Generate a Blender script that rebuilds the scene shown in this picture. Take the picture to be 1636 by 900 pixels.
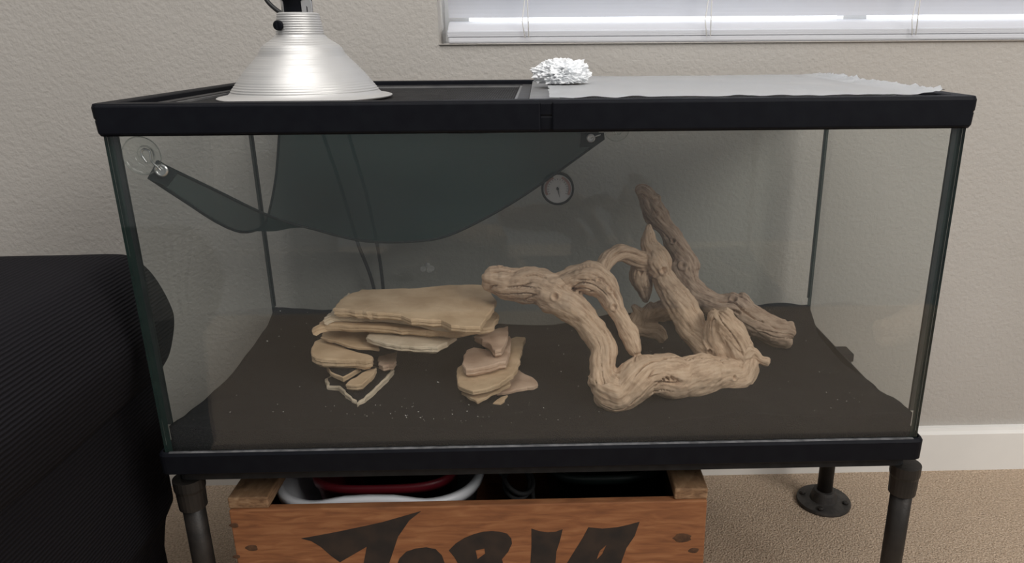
import bpy, bmesh, math, random
from mathutils import Vector, Matrix, noise, kdtree, bvhtree, geometry
random.seed(7)
for o in list(bpy.data.objects): bpy.data.objects.remove(o)
SC = bpy.context.scene
COL = SC.collection
PI = math.pi

# ------------------------------------------------------------------ camera
CAM = Vector((.0025, -.7922, .4980)); PITCH, YAW, ROLL, FPX, CX, CY = .3159, -.0238, -.0071, 1193.0, 897.7, 450.0
_f = Vector((-math.sin(YAW)*math.cos(PITCH), math.cos(YAW)*math.cos(PITCH), -math.sin(PITCH)))
_r = Vector((math.cos(YAW), math.sin(YAW), 0)); _u = _r.cross(_f)
RT = math.cos(ROLL)*_r + math.sin(ROLL)*_u; UP = -math.sin(ROLL)*_r + math.cos(ROLL)*_u; FW = _f
cd = bpy.data.cameras.new('camera'); cam = bpy.data.objects.new('camera', cd); COL.objects.link(cam)
m = Matrix((( RT.x, UP.x, -FW.x, CAM.x), (RT.y, UP.y, -FW.y, CAM.y), (RT.z, UP.z, -FW.z, CAM.z), (0, 0, 0, 1)))
cam.matrix_world = m
cd.sensor_fit = 'HORIZONTAL'; cd.sensor_width = 36; cd.lens = FPX*36/1636; cd.shift_x = (818-CX)/1636; cd.clip_start = .01
SC.camera = cam

# ------------------------------------------------------------------ world, lights, exposure
w = bpy.data.worlds.new('world'); SC.world = w; w.use_nodes = True
bg = w.node_tree.nodes['Background']; bg.inputs[0].default_value = (.50, .50, .505, 1); bg.inputs[1].default_value = .46
def area(name, loc, target, sx, sy, power, col):
    l = bpy.data.lights.new(name, 'AREA'); l.shape = 'RECTANGLE'; l.size = sx; l.size_y = sy; l.energy = power; l.color = col
    o = bpy.data.objects.new(name, l); COL.objects.link(o); o.location = loc
    o.rotation_euler = (Vector(target)-Vector(loc)).to_track_quat('-Z', 'Y').to_euler(); return o
area('room_window_light', (1.9, -1.7, 1.75), (.1, .3, .1), 1.3, 1.1, 45, (1, .96, .91))
area('overhead_fill', (-.25, -.68, 2.2), (0, .1, .2), 1.5, 1.5, 31, (1, .97, .94))  # unseen soft fill added overhead to brighten upper surfaces
SC.view_settings.view_transform = 'Standard'; SC.view_settings.look = 'None'; SC.view_settings.gamma = 1
SC.view_settings.use_curve_mapping = False; SC.view_settings.exposure = 0.0
try: SC.cycles.transparent_max_bounces = 40
except Exception: pass

# ------------------------------------------------------------------ helpers
def ray(u, v): return FW + RT*((u-CX)/FPX) - UP*((v-CY)/FPX)
def at(u, v, Y): d = ray(u, v); return CAM + d*((Y-CAM.y)/d.y)
def on_plane(u, v, p0, n): d = ray(u, v); return CAM + d*((p0-CAM).dot(n)/d.dot(n))
def link(name, me, mat, parent=None, smooth=False):
    o = bpy.data.objects.new(name, me); COL.objects.link(o)
    if mat:
        me.materials.clear() if not me.materials else None
        for mm in (mat if isinstance(mat, (list, tuple)) else [mat]): me.materials.append(mm)
    if parent: o.parent = parent
    if smooth:
        for p in me.polygons: p.use_smooth = True
    return o
def build(name, bm, mat, parent=None, smooth=False):
    bmesh.ops.recalc_face_normals(bm, faces=bm.faces)
    me = bpy.data.meshes.new(name); bm.to_mesh(me); bm.free(); return link(name, me, mat, parent, smooth)
def tag(o, label, cat, group=None, kind=None):
    if label: o['label'] = label
    if cat: o['category'] = cat
    if group: o['group'] = group
    if kind: o['kind'] = kind
    return o
def empty(name, loc=(0, 0, 0)):
    o = bpy.data.objects.new(name, None); COL.objects.link(o); o.location = loc; o.empty_display_size = .02; return o
def under(root, o):
    """parent o (built in world coordinates) to an Empty that is not at the origin"""
    o.parent = root; o.matrix_parent_inverse = Matrix.Translation(root.location).inverted(); return o
def box(bm, x0, x1, y0, y1, z0, z1, bev=0):
    vs = [bm.verts.new((x, y, z)) for x in (x0, x1) for y in (y0, y1) for z in (z0, z1)]
    fs = [bm.faces.new([vs[i] for i in q]) for q in ((0,1,3,2),(4,6,7,5),(0,4,5,1),(2,3,7,6),(0,2,6,4),(1,5,7,3))]
    if bev:
        es = list({e for f in fs for e in f.edges}); bmesh.ops.bevel(bm, geom=es, offset=bev, segments=2, affect='EDGES', profile=.5)
def boxm(name, x0, x1, y0, y1, z0, z1, mat, parent=None, bev=0):
    bm = bmesh.new(); box(bm, x0, x1, y0, y1, z0, z1, bev); return build(name, bm, mat, parent)
def lathe(bm, prof, c=(0, 0, 0), n=48, axis='z', cap=False):
    c = Vector(c); rings = []
    for r, h in prof:
        ring = []
        for i in range(n):
            a = 2*PI*i/n
            p = Vector((r*math.cos(a), r*math.sin(a), h)) if axis == 'z' else Vector((r*math.cos(a), -h, r*math.sin(a)))
            ring.append(bm.verts.new(c+p))
        rings.append(ring)
    for a, b in zip(rings, rings[1:]):
        for i in range(n): bm.faces.new((a[i], a[(i+1) % n], b[(i+1) % n], b[i]))
    if cap: bm.faces.new(rings[0]); bm.faces.new(rings[-1])
def spline(P, n, k=3):
    """Catmull-Rom through rows of numbers, n samples a segment"""
    out = []; L = len(P)
    for i in range(L-1):
        a, b, c, d = P[max(i-1, 0)], P[i], P[i+1], P[min(i+2, L-1)]
        for j in range(n):
            t = j/n
            out.append([.5*((2*B)+(-A+C)*t+(2*A-5*B+4*C-D)*t*t+(-A+3*B-3*C+D)*t**3) for A, B, C, D in zip(a, b, c, d)])
    out.append(list(P[-1])); return out
def tube(bm, pts, n=12, rad=None, cap=True):
    """pts: list of (Vector, radius)"""
    rings = []; prev = None
    for i, (p, r) in enumerate(pts):
        t = (pts[min(i+1, len(pts)-1)][0]-pts[max(i-1, 0)][0]).normalized()
        if prev is None: s = t.orthogonal().normalized()
        else: s = (prev - t*prev.dot(t)).normalized()
        prev = s; b = t.cross(s)
        rings.append([bm.verts.new(p+(s*math.cos(2*PI*k/n)+b*math.sin(2*PI*k/n))*r) for k in range(n)])
    for a, b in zip(rings, rings[1:]):
        for k in range(n): bm.faces.new((a[k], a[(k+1) % n], b[(k+1) % n], b[k]))
    if cap: bm.faces.new(rings[0]); bm.faces.new(rings[-1])
def wire(name, P, r, mat, parent=None, seg=8, n=8):
    bm = bmesh.new(); tube(bm, [(Vector(q), r) for q in spline([list(p) for p in P], seg)], n); return build(name, bm, mat, parent, True)
def rrect(hx, hy, rad, cx=0, cy=0, n=6):
    out = []
    for sx, sy, a0 in ((1, 1, 0), (-1, 1, PI/2), (-1, -1, PI), (1, -1, 1.5*PI)):
        for i in range(n+1):
            a = a0+PI/2*i/n; out.append((cx+sx*(hx-rad)+rad*math.cos(a), cy+sy*(hy-rad)+rad*math.sin(a)))
    return out
def loops(bm, rows, close=False, capa=False, capb=False):
    R = [[bm.verts.new(p) for p in row] for row in rows]
    prs = list(zip(R, R[1:])) + ([(R[-1], R[0])] if close else [])
    for a, b in prs:
        n = len(a)
        for k in range(n): bm.faces.new((a[k], a[(k+1) % n], b[(k+1) % n], b[k]))
    if capa: bm.faces.new(R[0])
    if capb: bm.faces.new(R[-1])

# ------------------------------------------------------------------ materials
def NT(name):
    mt = bpy.data.materials.new(name); mt.use_nodes = True; nt = mt.node_tree
    return mt, nt, nt.nodes['Principled BSDF'], nt.nodes['Material Output']
def mat(name, c1, c2=None, scale=30, rough=.6, metal=0, bump=0, bscale=None, detail=6, dist=.002, coord='Object', stretch=None, spec=.5, lo=.35, hi=.65):
    mt, nt, b, out = NT(name); N = nt.nodes; L = nt.links
    b.inputs['Base Color'].default_value = (*c1, 1); b.inputs['Roughness'].default_value = rough; b.inputs['Metallic'].default_value = metal
    b.inputs['Specular IOR Level'].default_value = spec
    tc = N.new('ShaderNodeTexCoord'); src = tc.outputs[coord]
    if stretch:
        mp = N.new('ShaderNodeMapping'); mp.inputs['Scale'].default_value = stretch; L.new(src, mp.inputs[0]); src = mp.outputs[0]
    if c2:
        n = N.new('ShaderNodeTexNoise'); n.inputs['Scale'].default_value = scale; n.inputs['Detail'].default_value = detail; L.new(src, n.inputs['Vector'])
        r = N.new('ShaderNodeValToRGB'); r.color_ramp.elements[0].position = lo; r.color_ramp.elements[1].position = hi
        r.color_ramp.elements[0].color = (*c1, 1); r.color_ramp.elements[1].color = (*c2, 1)
        L.new(n.outputs['Fac'], r.inputs[0]); L.new(r.outputs[0], b.inputs['Base Color'])
    if bump:
        n2 = N.new('ShaderNodeTexNoise'); n2.inputs['Scale'].default_value = bscale or scale; n2.inputs['Detail'].default_value = 4; L.new(src, n2.inputs['Vector'])
        bp = N.new('ShaderNodeBump'); bp.inputs['Strength'].default_value = bump; bp.inputs['Distance'].default_value = dist
        L.new(n2.outputs['Fac'], bp.inputs['Height']); L.new(bp.outputs[0], b.inputs['Normal'])
    return mt
def thin_glass(name, tint, rough=0.0, ior=1.5, veil=0, vcol=(.7, .7, .7)):
    mt, nt, b, out = NT(name); N = nt.nodes; L = nt.links; N.remove(b)
    tr = N.new('ShaderNodeBsdfTransparent'); tr.inputs[0].default_value = (*tint, 1)
    gl = N.new('ShaderNodeBsdfGlossy'); gl.inputs['Roughness'].default_value = rough
    fr = N.new('ShaderNodeFresnel'); ge = N.new('ShaderNodeNewGeometry'); mr = N.new('ShaderNodeMapRange')
    mr.inputs['To Min'].default_value = ior; mr.inputs['To Max'].default_value = 1/ior; L.new(ge.outputs['Backfacing'], mr.inputs['Value']); L.new(mr.outputs[0], fr.inputs[0])   # straight-through pane: same reflectance on both faces
    mx = N.new('ShaderNodeMixShader'); L.new(fr.outputs[0], mx.inputs[0]); L.new(tr.outputs[0], mx.inputs[1]); L.new(gl.outputs[0], mx.inputs[2])
    last = mx
    if veil:      # thin pale haze mixed in as diffuse colour
        df = N.new('ShaderNodeBsdfDiffuse'); df.inputs[0].default_value = (*vcol, 1)
        m2 = N.new('ShaderNodeMixShader'); m2.inputs[0].default_value = veil; L.new(mx.outputs[0], m2.inputs[1]); L.new(df.outputs[0], m2.inputs[2]); last = m2
    L.new(last.outputs[0], out.inputs[0]); return mt
M = {}
M['wall'] = mat('wall_paint', (.44, .415, .382), (.475, .45, .417), 3, .85, bump=.40, bscale=170, dist=.0035)
M['white'] = mat('white_paint', (.80, .79, .76), (.84, .83, .80), 8, .5)
M['carpet'] = mat('carpet', (.48, .35, .245), (.80, .64, .49), 260, .95, bump=1.0, bscale=330, dist=.008, lo=.3, hi=.7, spec=.1)
M['black'] = mat('black_plastic', (.0045, .005, .008), (.006, .007, .010), 60, .55, bump=.12, bscale=500, dist=.0005, spec=.12)
M['blackmat'] = mat('dull_black', (.012, .012, .013), (.02, .02, .021), 80, .75, spec=.3)
M['pipe'] = mat('black_iron_pipe', (.012, .011, .010), (.026, .022, .019), 40, .5, .25, bump=.15, bscale=250)
M['flange'] = mat('grey_iron', (.035, .033, .032), (.07, .065, .06), 60, .55, .4, bump=.2, bscale=200)
M['glass'] = thin_glass('pane_glass', (.980, .989, .984), veil=.008, vcol=(.6, .65, .63))
M['gedge'] = mat('glass_edge', (.010, .022, .020), (.015, .032, .028), 20, .25, spec=.2)
M['seam'] = mat('silicone', (.012, .016, .017), (.02, .027, .027), 50, .4)
M['highlight'] = mat('grey_highlight', (.05, .05, .053), (.13, .13, .135), 90, .6)  # grey that paints the highlight on the bottom rim ledge
M['clear'] = thin_glass('clear_vinyl', (.93, .95, .94), .08, 1.45, veil=.03)
M['alu'] = mat('spun_aluminium', (.56, .555, .545), (.62, .615, .605), 6, .48, .55)
M['foil'] = mat('foil', (.88, .90, .92), (.94, .95, .96), 6, .36, .10, bump=.12, bscale=60, dist=.002)
M['steel'] = mat('steel', (.6, .6, .6), (.7, .7, .7), 20, .3, .9)
M['greyrail'] = mat('grey_rail', (.16, .16, .165), (.22, .22, .22), 30, .45, .3)
M['screen'] = mat('screen_wire', (.03, .03, .032), (.05, .05, .052), 60, .5, .4)
M['sand'] = mat('black_sand', (.0095, .0095, .0110), (.025, .0248, .0270), 420, .95, bump=.9, bscale=700, dist=.003, spec=.15)
M['fleck'] = mat('pale_fleck', (.35, .34, .33), (.6, .58, .55), 90, .8)
M['stone'] = mat('sandstone', (.47, .325, .20), (.63, .46, .305), 22, .85, bump=.5, bscale=120, dist=.003, spec=.2)
M['stone2'] = mat('pale_sandstone', (.52, .42, .31), (.66, .55, .42), 30, .85, bump=.5, bscale=120, dist=.003, spec=.2)
M['stone3'] = mat('rosy_sandstone', (.42, .28, .20), (.60, .43, .32), 30, .85, bump=.5, bscale=120, dist=.003, spec=.2)
M['dialwhite'] = mat('dial_face', (.68, .66, .66), (.74, .72, .72), 20, .4)
M['dialred'] = mat('dial_print_red', (.38, .22, .20), (.42, .26, .24), 30, .5)
M['dialink'] = mat('dial_ink', (.04, .035, .04), (.06, .05, .055), 30, .5)
M['fabric'] = None
M['basin'] = mat('white_plastic', (.74, .76, .80), (.78, .80, .84), 8, .35)
M['maroon'] = mat('maroon_plastic', (.19, .012, .022), (.23, .018, .03), 12, .4)
M['dkgreen'] = mat('dark_green_plastic', (.012, .022, .02), (.018, .03, .027), 12, .45)
M['greyplastic'] = mat('grey_plastic', (.09, .095, .1), (.12, .125, .13), 12, .5)
M['ink'] = mat('stencil_ink', (.016, .012, .010), (.035, .022, .015), 40, .8)
M['knot'] = mat('wood_knot', (.055, .025, .012), (.11, .05, .022), 120, .8)
M['rubber'] = mat('cord_rubber', (.010, .010, .011), (.016, .016, .017), 40, .5)

def wood_mat(name, a, b_, c, stretch):
    mt, nt, bs, out = NT(name); N = nt.nodes; L = nt.links
    tc = N.new('ShaderNodeTexCoord'); mp = N.new('ShaderNodeMapping'); mp.inputs['Scale'].default_value = stretch; L.new(tc.outputs['Object'], mp.inputs[0])
    n = N.new('ShaderNodeTexNoise'); n.inputs['Scale'].default_value = 22; n.inputs['Detail'].default_value = 10; n.inputs['Distortion'].default_value = .6; L.new(mp.outputs[0], n.inputs['Vector'])
    r = N.new('ShaderNodeValToRGB'); e = r.color_ramp.elements; e[0].position = .3; e[1].position = .72
    e[0].color = (*a, 1); e[1].color = (*c, 1); k = e.new(.5); k.color = (*b_, 1)
    L.new(n.outputs['Fac'], r.inputs[0]); L.new(r.outputs[0], bs.inputs['Base Color']); bs.inputs['Roughness'].default_value = .75
    bp = N.new('ShaderNodeBump'); bp.inputs['Strength'].default_value = .4; bp.inputs['Distance'].default_value = .002
    L.new(n.outputs['Fac'], bp.inputs['Height']); L.new(bp.outputs[0], bs.inputs['Normal']); return mt
M['crate'] = wood_mat('crate_pine', (.19, .072, .028), (.27, .105, .040), (.35, .155, .064), (1, 3, 6))
M['crate2'] = wood_mat('crate_worn_pine', (.15, .08, .04), (.27, .155, .08), (.38, .245, .14), (4, 2, 9))

def grain_mat(name, a, b_, c):
    mt, nt, bs, out = NT(name); N = nt.nodes; L = nt.links
    at_ = N.new('ShaderNodeAttribute'); at_.attribute_name = 'grain'
    n = N.new('ShaderNodeTexNoise'); n.inputs['Scale'].default_value = 4.2; n.inputs['Detail'].default_value = 7; n.inputs['Roughness'].default_value = .6; L.new(at_.outputs['Vector'], n.inputs['Vector'])
    r = N.new('ShaderNodeValToRGB'); e = r.color_ramp.elements; e[0].position = .24; e[1].position = .72
    e[0].color = (*a, 1); e[1].color = (*c, 1); k = e.new(.47); k.color = (*b_, 1)
    L.new(n.outputs['Fac'], r.inputs[0]); L.new(r.outputs[0], bs.inputs['Base Color']); bs.inputs['Roughness'].default_value = .8
    bs.inputs['Specular IOR Level'].default_value = .2
    bp = N.new('ShaderNodeBump'); bp.inputs['Strength'].default_value = .35; bp.inputs['Distance'].default_value = .003
    L.new(n.outputs['Fac'], bp.inputs['Height']); L.new(bp.outputs[0], bs.inputs['Normal']); return mt
M['drift'] = grain_mat('driftwood_pale', (.27, .165, .105), (.54, .38, .265), (.66, .49, .36))
M['drift2'] = grain_mat('driftwood_brown', (.19, .115, .08), (.43, .305, .225), (.58, .435, .33))

def fabric_mat():
    mt, nt, bs, out = NT('ribbed_black_fabric'); N = nt.nodes; L = nt.links
    tc = N.new('ShaderNodeTexCoord'); mp = N.new('ShaderNodeMapping'); mp.inputs['Rotation'].default_value = (0, math.radians(35), 0); L.new(tc.outputs['Object'], mp.inputs[0])
    wv = N.new('ShaderNodeTexWave'); wv.bands_direction = 'Z'; wv.inputs['Scale'].default_value = 75; wv.inputs['Distortion'].default_value = .8; L.new(mp.outputs[0], wv.inputs['Vector'])
    r = N.new('ShaderNodeValToRGB'); e = r.color_ramp.elements; e[0].color = (.010, .0095, .0115, 1); e[1].color = (.016, .015, .018, 1)
    L.new(wv.outputs['Fac'], r.inputs[0]); L.new(r.outputs[0], bs.inputs['Base Color']); bs.inputs['Roughness'].default_value = .95; bs.inputs['Specular IOR Level'].default_value = .1
    bs.inputs['Sheen Weight'].default_value = 0
    bp = N.new('ShaderNodeBump'); bp.inputs['Strength'].default_value = .6; bp.inputs['Distance'].default_value = .002
    L.new(wv.outputs['Fac'], bp.inputs['Height']); L.new(bp.outputs[0], bs.inputs['Normal']); return mt
M['fabric'] = fabric_mat()
def mesh_mat():
    mt, nt, bs, out = NT('hammock_mesh'); N = nt.nodes; L = nt.links
    bs.inputs['Base Color'].default_value = (.006, .042, .040, 1); bs.inputs['Roughness'].default_value = .85; bs.inputs['Specular IOR Level'].default_value = .15
    tr = N.new('ShaderNodeBsdfTransparent'); tl = N.new('ShaderNodeBsdfTranslucent'); tl.inputs[0].default_value = (.02, .06, .06, 1)
    m1 = N.new('ShaderNodeMixShader'); m1.inputs[0].default_value = .35; L.new(bs.outputs[0], m1.inputs[1]); L.new(tl.outputs[0], m1.inputs[2])
    m2 = N.new('ShaderNodeMixShader'); m2.inputs[0].default_value = .17; L.new(m1.outputs[0], m2.inputs[1]); L.new(tr.outputs[0], m2.inputs[2]); L.new(m2.outputs[0], out.inputs[0]); return mt
M['hammock'] = mesh_mat()
M['hem'] = mat('hammock_hem', (.006, .012, .013), (.010, .018, .019), 200, .8)
def slat_mat():
    mt, nt, bs, out = NT('blind_slat'); N = nt.nodes; L = nt.links
    bs.inputs['Base Color'].default_value = (.74, .75, .79, 1); bs.inputs['Roughness'].default_value = .45
    tl = N.new('ShaderNodeBsdfTranslucent'); tl.inputs[0].default_value = (.62, .66, .74, 1)
    m1 = N.new('ShaderNodeMixShader'); m1.inputs[0].default_value = .22; L.new(bs.outputs[0], m1.inputs[1]); L.new(tl.outputs[0], m1.inputs[2]); L.new(m1.outputs[0], out.inputs[0]); return mt
M['slat'] = slat_mat()
def emit(name, col, s):
    mt, nt, b, out = NT(name); e = nt.nodes.new('ShaderNodeEmission'); e.inputs[0].default_value = (*col, 1); e.inputs[1].default_value = s
    nt.nodes.remove(b); nt.links.new(e.outputs[0], out.inputs[0]); return mt
M['sky'] = emit('bright_sky', (.93, .95, 1.0), 3.2)

# ------------------------------------------------------------------ the room
FZ, WY = -.300, .456
SILL, WX0, WX1, WZ1 = .4882, -.160, 1.25, 1.55
bm = bmesh.new()
box(bm, -2.2, WX0, WY, WY+.13, FZ, 2.1); box(bm, WX1, 2.4, WY, WY+.13, FZ, 2.1)
box(bm, WX0, WX1, WY, WY+.13, FZ, SILL); box(bm, WX0, WX1, WY, WY+.13, WZ1, 2.1)
tag(build('wall_back', bm, M['wall']), 'warm grey textured wall behind the glass tank', 'wall', kind='structure')
bm = bmesh.new(); box(bm, -2.2, 2.4, -1.35, WY+.13, FZ-.02, FZ)
tag(build('floor', bm, M['carpet']), 'beige cut pile carpet under the tank stand', 'floor', kind='structure')
bm = bmesh.new()
pr = [(0, 0), (.014, 0), (.014, .078), (.011, .084), (.009, .090), (0, .090)]
loops(bm, [[(x, WY-a, FZ+b) for a, b in pr] for x in (-2.2, 2.4)], capa=True, capb=True)
tag(build('baseboard_back', bm, M['white']), 'white painted baseboard at the foot of the wall', 'baseboard', kind='structure')
# window: sash frame and pane, bright sky outside
win = tag(empty('window_1', ((WX0+WX1)/2, WY+.09, SILL)), 'window behind closed white blinds above the tank', 'window', kind='structure')
bm = bmesh.new(); y0, y1 = WY+.095, WY+.125
for a in ((WX0, WX0+.04, SILL, WZ1), (WX1-.04, WX1, SILL, WZ1), (WX0+.04, WX1-.04, SILL, SILL+.012), (WX0+.04, WX1-.04, WZ1-.04, WZ1), (.52, .56, SILL+.012, WZ1-.04)):
    box(bm, a[0], a[1], y0, y1, a[2], a[3])
under(win, build('window_frame', bm, M['white']))
under(win, boxm('pane', WX0+.04, WX1-.04, WY+.108, WY+.112, SILL+.012, WZ1-.04, M['glass']))
bm = bmesh.new(); box(bm, WX0-1.0, WX1+1.0, WY+.9, WY+.92, SILL-.9, WZ1+1.2)
tag(build('daylight_sky', bm, M['sky']), 'bright overcast sky outside the window', 'sky', kind='structure')
bm = bmesh.new(); box(bm, WX0, WX1, WY-.004, WY+.094, SILL, SILL+.0016, .0007)
tag(build('trim_1', bm, M['wall']), 'painted sill lip along the bottom of the window recess', 'sill', kind='structure')

# blinds: one thing with slats, bottom rail, ladder cords
bl = tag(empty('window_blind', ((WX0+WX1)/2, WY+.045, SILL+.002)), 'closed white horizontal slat blind hanging in the window recess', 'blind')
BX0, BX1, BY = WX0+.012, WX1-.012, WY+.042
bm = bmesh.new(); box(bm, BX0, BX1, BY-.024, BY+.024, SILL+.0020, SILL+.0125, .003); under(bl, build('bottom_rail', bm, M['slat']))
def slat(zc, ang, wd=.050):
    bm = bmesh.new(); rows = []
    for x in (BX0, BX1):
        top, bot = [], []
        for i in range(9):
            t = (i/8-.5); a = t*wd; h = .004*(1-4*t*t)
            for lst, dz in ((top, .0012), (bot, -.0012)):
                yy, zz = a, h+dz
                lst.append((x, BY+yy*math.cos(ang)-zz*math.sin(ang), zc+yy*math.sin(ang)+zz*math.cos(ang)))
        rows.append(top+bot[::-1])
    loops(bm, rows, capa=True, capb=True); o = build('slat', bm, M['slat'], None, False); under(bl, o)
for q_ in range(3): slat(SILL+.0138+q_*.0026, math.radians(1))
slat(SILL+.0262, math.radians(24), .044)
for i in range(24): slat(SILL+.0655+i*.042, math.radians(-72))
for u in (838, 1131, 1462, 1720):
    x = at(u, 20, BY-.03).x
    bm = bmesh.new()
    tube(bm, [(Vector((x, BY-.030, SILL+.010)), .0009), (Vector((x-.004, BY-.031, SILL+.035)), .0009), (Vector((x+.001, BY-.027, SILL+.07)), .0009), (Vector((x+.008, BY-.027, WZ1-.02)), .0009)], 6)
    tube(bm, [(Vector((x+.006, BY-.030, SILL+.010)), .0009), (Vector((x+.005, BY-.031, SILL+.06)), .0009), (Vector((x+.012, BY-.027, WZ1-.02)), .0009)], 6)
    under(bl, build('ladder_cord', bm, M['white'], None, True))
bm = bmesh.new(); box(bm, BX0, BX1, BY-.028, BY+.028, WZ1-.045, WZ1-.002, .003); under(bl, build('head_rail', bm, M['slat']))

# ------------------------------------------------------------------ stand of iron pipe
ST = tag(empty('tank_stand', (0, .19, FZ)), 'black iron pipe stand with round floor flanges carrying the glass tank', 'stand')
bm = bmesh.new()
ro = rrect(.452, .188, .01, 0, .204, 3); ri = rrect(.416, .152, .008, 0, .204, 3)
loops(bm, [[(x, y, -.0005) for x, y in ro], [(x, y, -.016) for x, y in ro], [(x, y, -.016) for x, y in ri], [(x, y, -.0005) for x, y in ri]], close=True)
under(ST, build('top_rail', bm, M['blackmat']))
for x, y in ((.4555, .022), (-.4430, .024), (.497, .349), (-.455, .349)):
    bm = bmesh.new(); lathe(bm, [(.0132, FZ+.012), (.0132, -.017)], (x, y, 0), 24, cap=True)
    lg = under(ST, build('leg', bm, M['pipe'], None, True))
    bm = bmesh.new(); lathe(bm, [(.0134, -.060), (.0165, -.058), (.0172, -.034), (.0185, -.030), (.0185, -.017), (.0134, -.0165)], (x, y, 0), 24, cap=True)
    o = build('coupling', bm, M['pipe'], None, False); o.parent = lg; o.matrix_parent_inverse = Matrix.Translation(ST.location).inverted() @ Matrix.Translation(ST.location)
    fs = .036 if y < .1 else .046   # the front pair has smaller flanges, clear of the crate
    bm = bmesh.new(); lathe(bm, [(fs, FZ), (fs+.001, FZ+.003), (fs, FZ+.007), (.024, FZ+.009), (.0205, FZ+.022), (.0185, FZ+.027), (.0134, FZ+.027)], (x, y, 0), 40, cap=True)
    fl = build('flange', bm, M['flange'], None, False); fl.parent = lg
    for k in range(4):
        bm = bmesh.new()
        a = PI/4+k*PI/2+.3; lathe(bm, [(.0055, FZ+.0085), (.0055, FZ+.011), (.003, FZ+.0125)], (x+(fs-.009)*math.cos(a), y+(fs-.009)*math.sin(a), 0), 10, cap=True)
        o = build('bolt_head', bm, M['pipe'], None, False); o.parent = lg
if True:  # rail ear that reaches the outboard rear leg
    under(ST, boxm('rail_ear', .440, .512, .332, .366, -.017, -.004, M['blackmat']))

# ------------------------------------------------------------------ the glass tank
W, D, H = .927, .4044, .4367
T = tag(empty('glass_terrarium', (0, D/2, 0)), 'long glass terrarium with black plastic rims on an iron pipe stand', 'terrarium')
def ring(name, prof, rad, matl, parent=None):
    bm = bmesh.new()
    loops(bm, [[(x, y, z) for x, y in rrect(W/2-o, D/2-o, max(rad-o, .0015), 0, D/2, 5)] for o, z in prof], close=True)
    return under(T, build(name, bm, matl))
tf = ring('top_rim', [(.004, H-.0335), (.0018, H-.030), (.0010, H-.018), (.0016, H-.0165), (.0004, H-.0145), (0, H-.004), (.0015, H-.0005), (.003, H), (.020, H), (.022, H-.001), (.0225, H-.0125), (.0155, H-.0125), (.0155, H-.0335)], .012, M['black'])
# raised front panels either side of the brace notch
for x0, x1 in ((-.455, .0005), (.0125, .455)):
    bm = bmesh.new(); box(bm, x0, x1, -.0022, .003, H-.0315, H-.0015, .002)
    o = build('rim_panel', bm, M['black']); o.parent = tf; o.matrix_parent_inverse = Matrix.Identity(4)
o = boxm('centre_brace', -.012, .022, .020, D-.020, H-.010, H-.0012, M['greyrail'], None, .001); o.parent = tf; o['label'] = 'grey flat brace across the middle of the top rim'
ring('bottom_rim', [(.003, 0), (.0005, .002), (0, .026), (.002, .0292), (.004, .030), (.0050, .0296), (.0050, .0055), (.022, .0052), (.022, 0)], .010, M['black'])
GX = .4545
bm = bmesh.new(); NB = 160; rows = []  # thin strip added on the ledge as a painted highlight line
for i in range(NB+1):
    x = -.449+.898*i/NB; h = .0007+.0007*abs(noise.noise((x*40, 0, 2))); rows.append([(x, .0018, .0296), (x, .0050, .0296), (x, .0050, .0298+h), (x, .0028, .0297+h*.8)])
loops(bm, rows, capa=True, capb=True); o = under(T, build('highlight_strip', bm, M['highlight'])); o['label'] = 'thin painted grey bead along the bottom rim'
def pane(name, x0, x1, y0, y1, z0, z1, thin):
    bm = bmesh.new(); box(bm, x0, x1, y0, y1, z0, z1); bm.normal_update()
    o = build(name, bm, [M['glass'], M['gedge']])
    for p in o.data.polygons: p.material_index = 0 if abs(p.normal[thin]) > .9 else 1
    return under(T, o)
pane('front_pane', -GX, GX, .0052, .0112, .0060, H-.014, 1)
pane('back_pane', -GX, GX, .3932, .3992, .0060, H-.014, 1)
pane('side_pane', -GX, -GX+.006, .0114, .393, .0060, H-.014, 0)
pane('side_pane', GX-.006, GX, .0114, .393, .0060, H-.014, 0)
under(T, boxm('floor_pane', -GX+.007, GX-.007, .0115, .3930, .006, .011, M['gedge']))
for sx in (-1, 1):
    for y, wd, dp, zb in ((.0114, .0046, .004, .0635), (.3930, .0018, -.0018, .0755)):
        x = sx*(GX-.006)
        under(T, boxm('silicone_seam', min(x, x-sx*wd), max(x, x-sx*wd), min(y, y+dp), max(y, y+dp), zb, H-.016, M['seam']))
# dried residue on the back pane
bm = bmesh.new()
for u, v in ((676, 430), (683, 424), (690, 429), (686, 432)):
    p = at(u, v, .3926); lathe(bm, [(.0001, .0004), (.0045, .0003), (.005, 0)], (p.x, p.y, p.z), 7, axis='y')
r_ = under(T, build('residue_patch', bm, M['fleck'])); r_['label'] = 'small chalky residue patch on the back pane'

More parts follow.
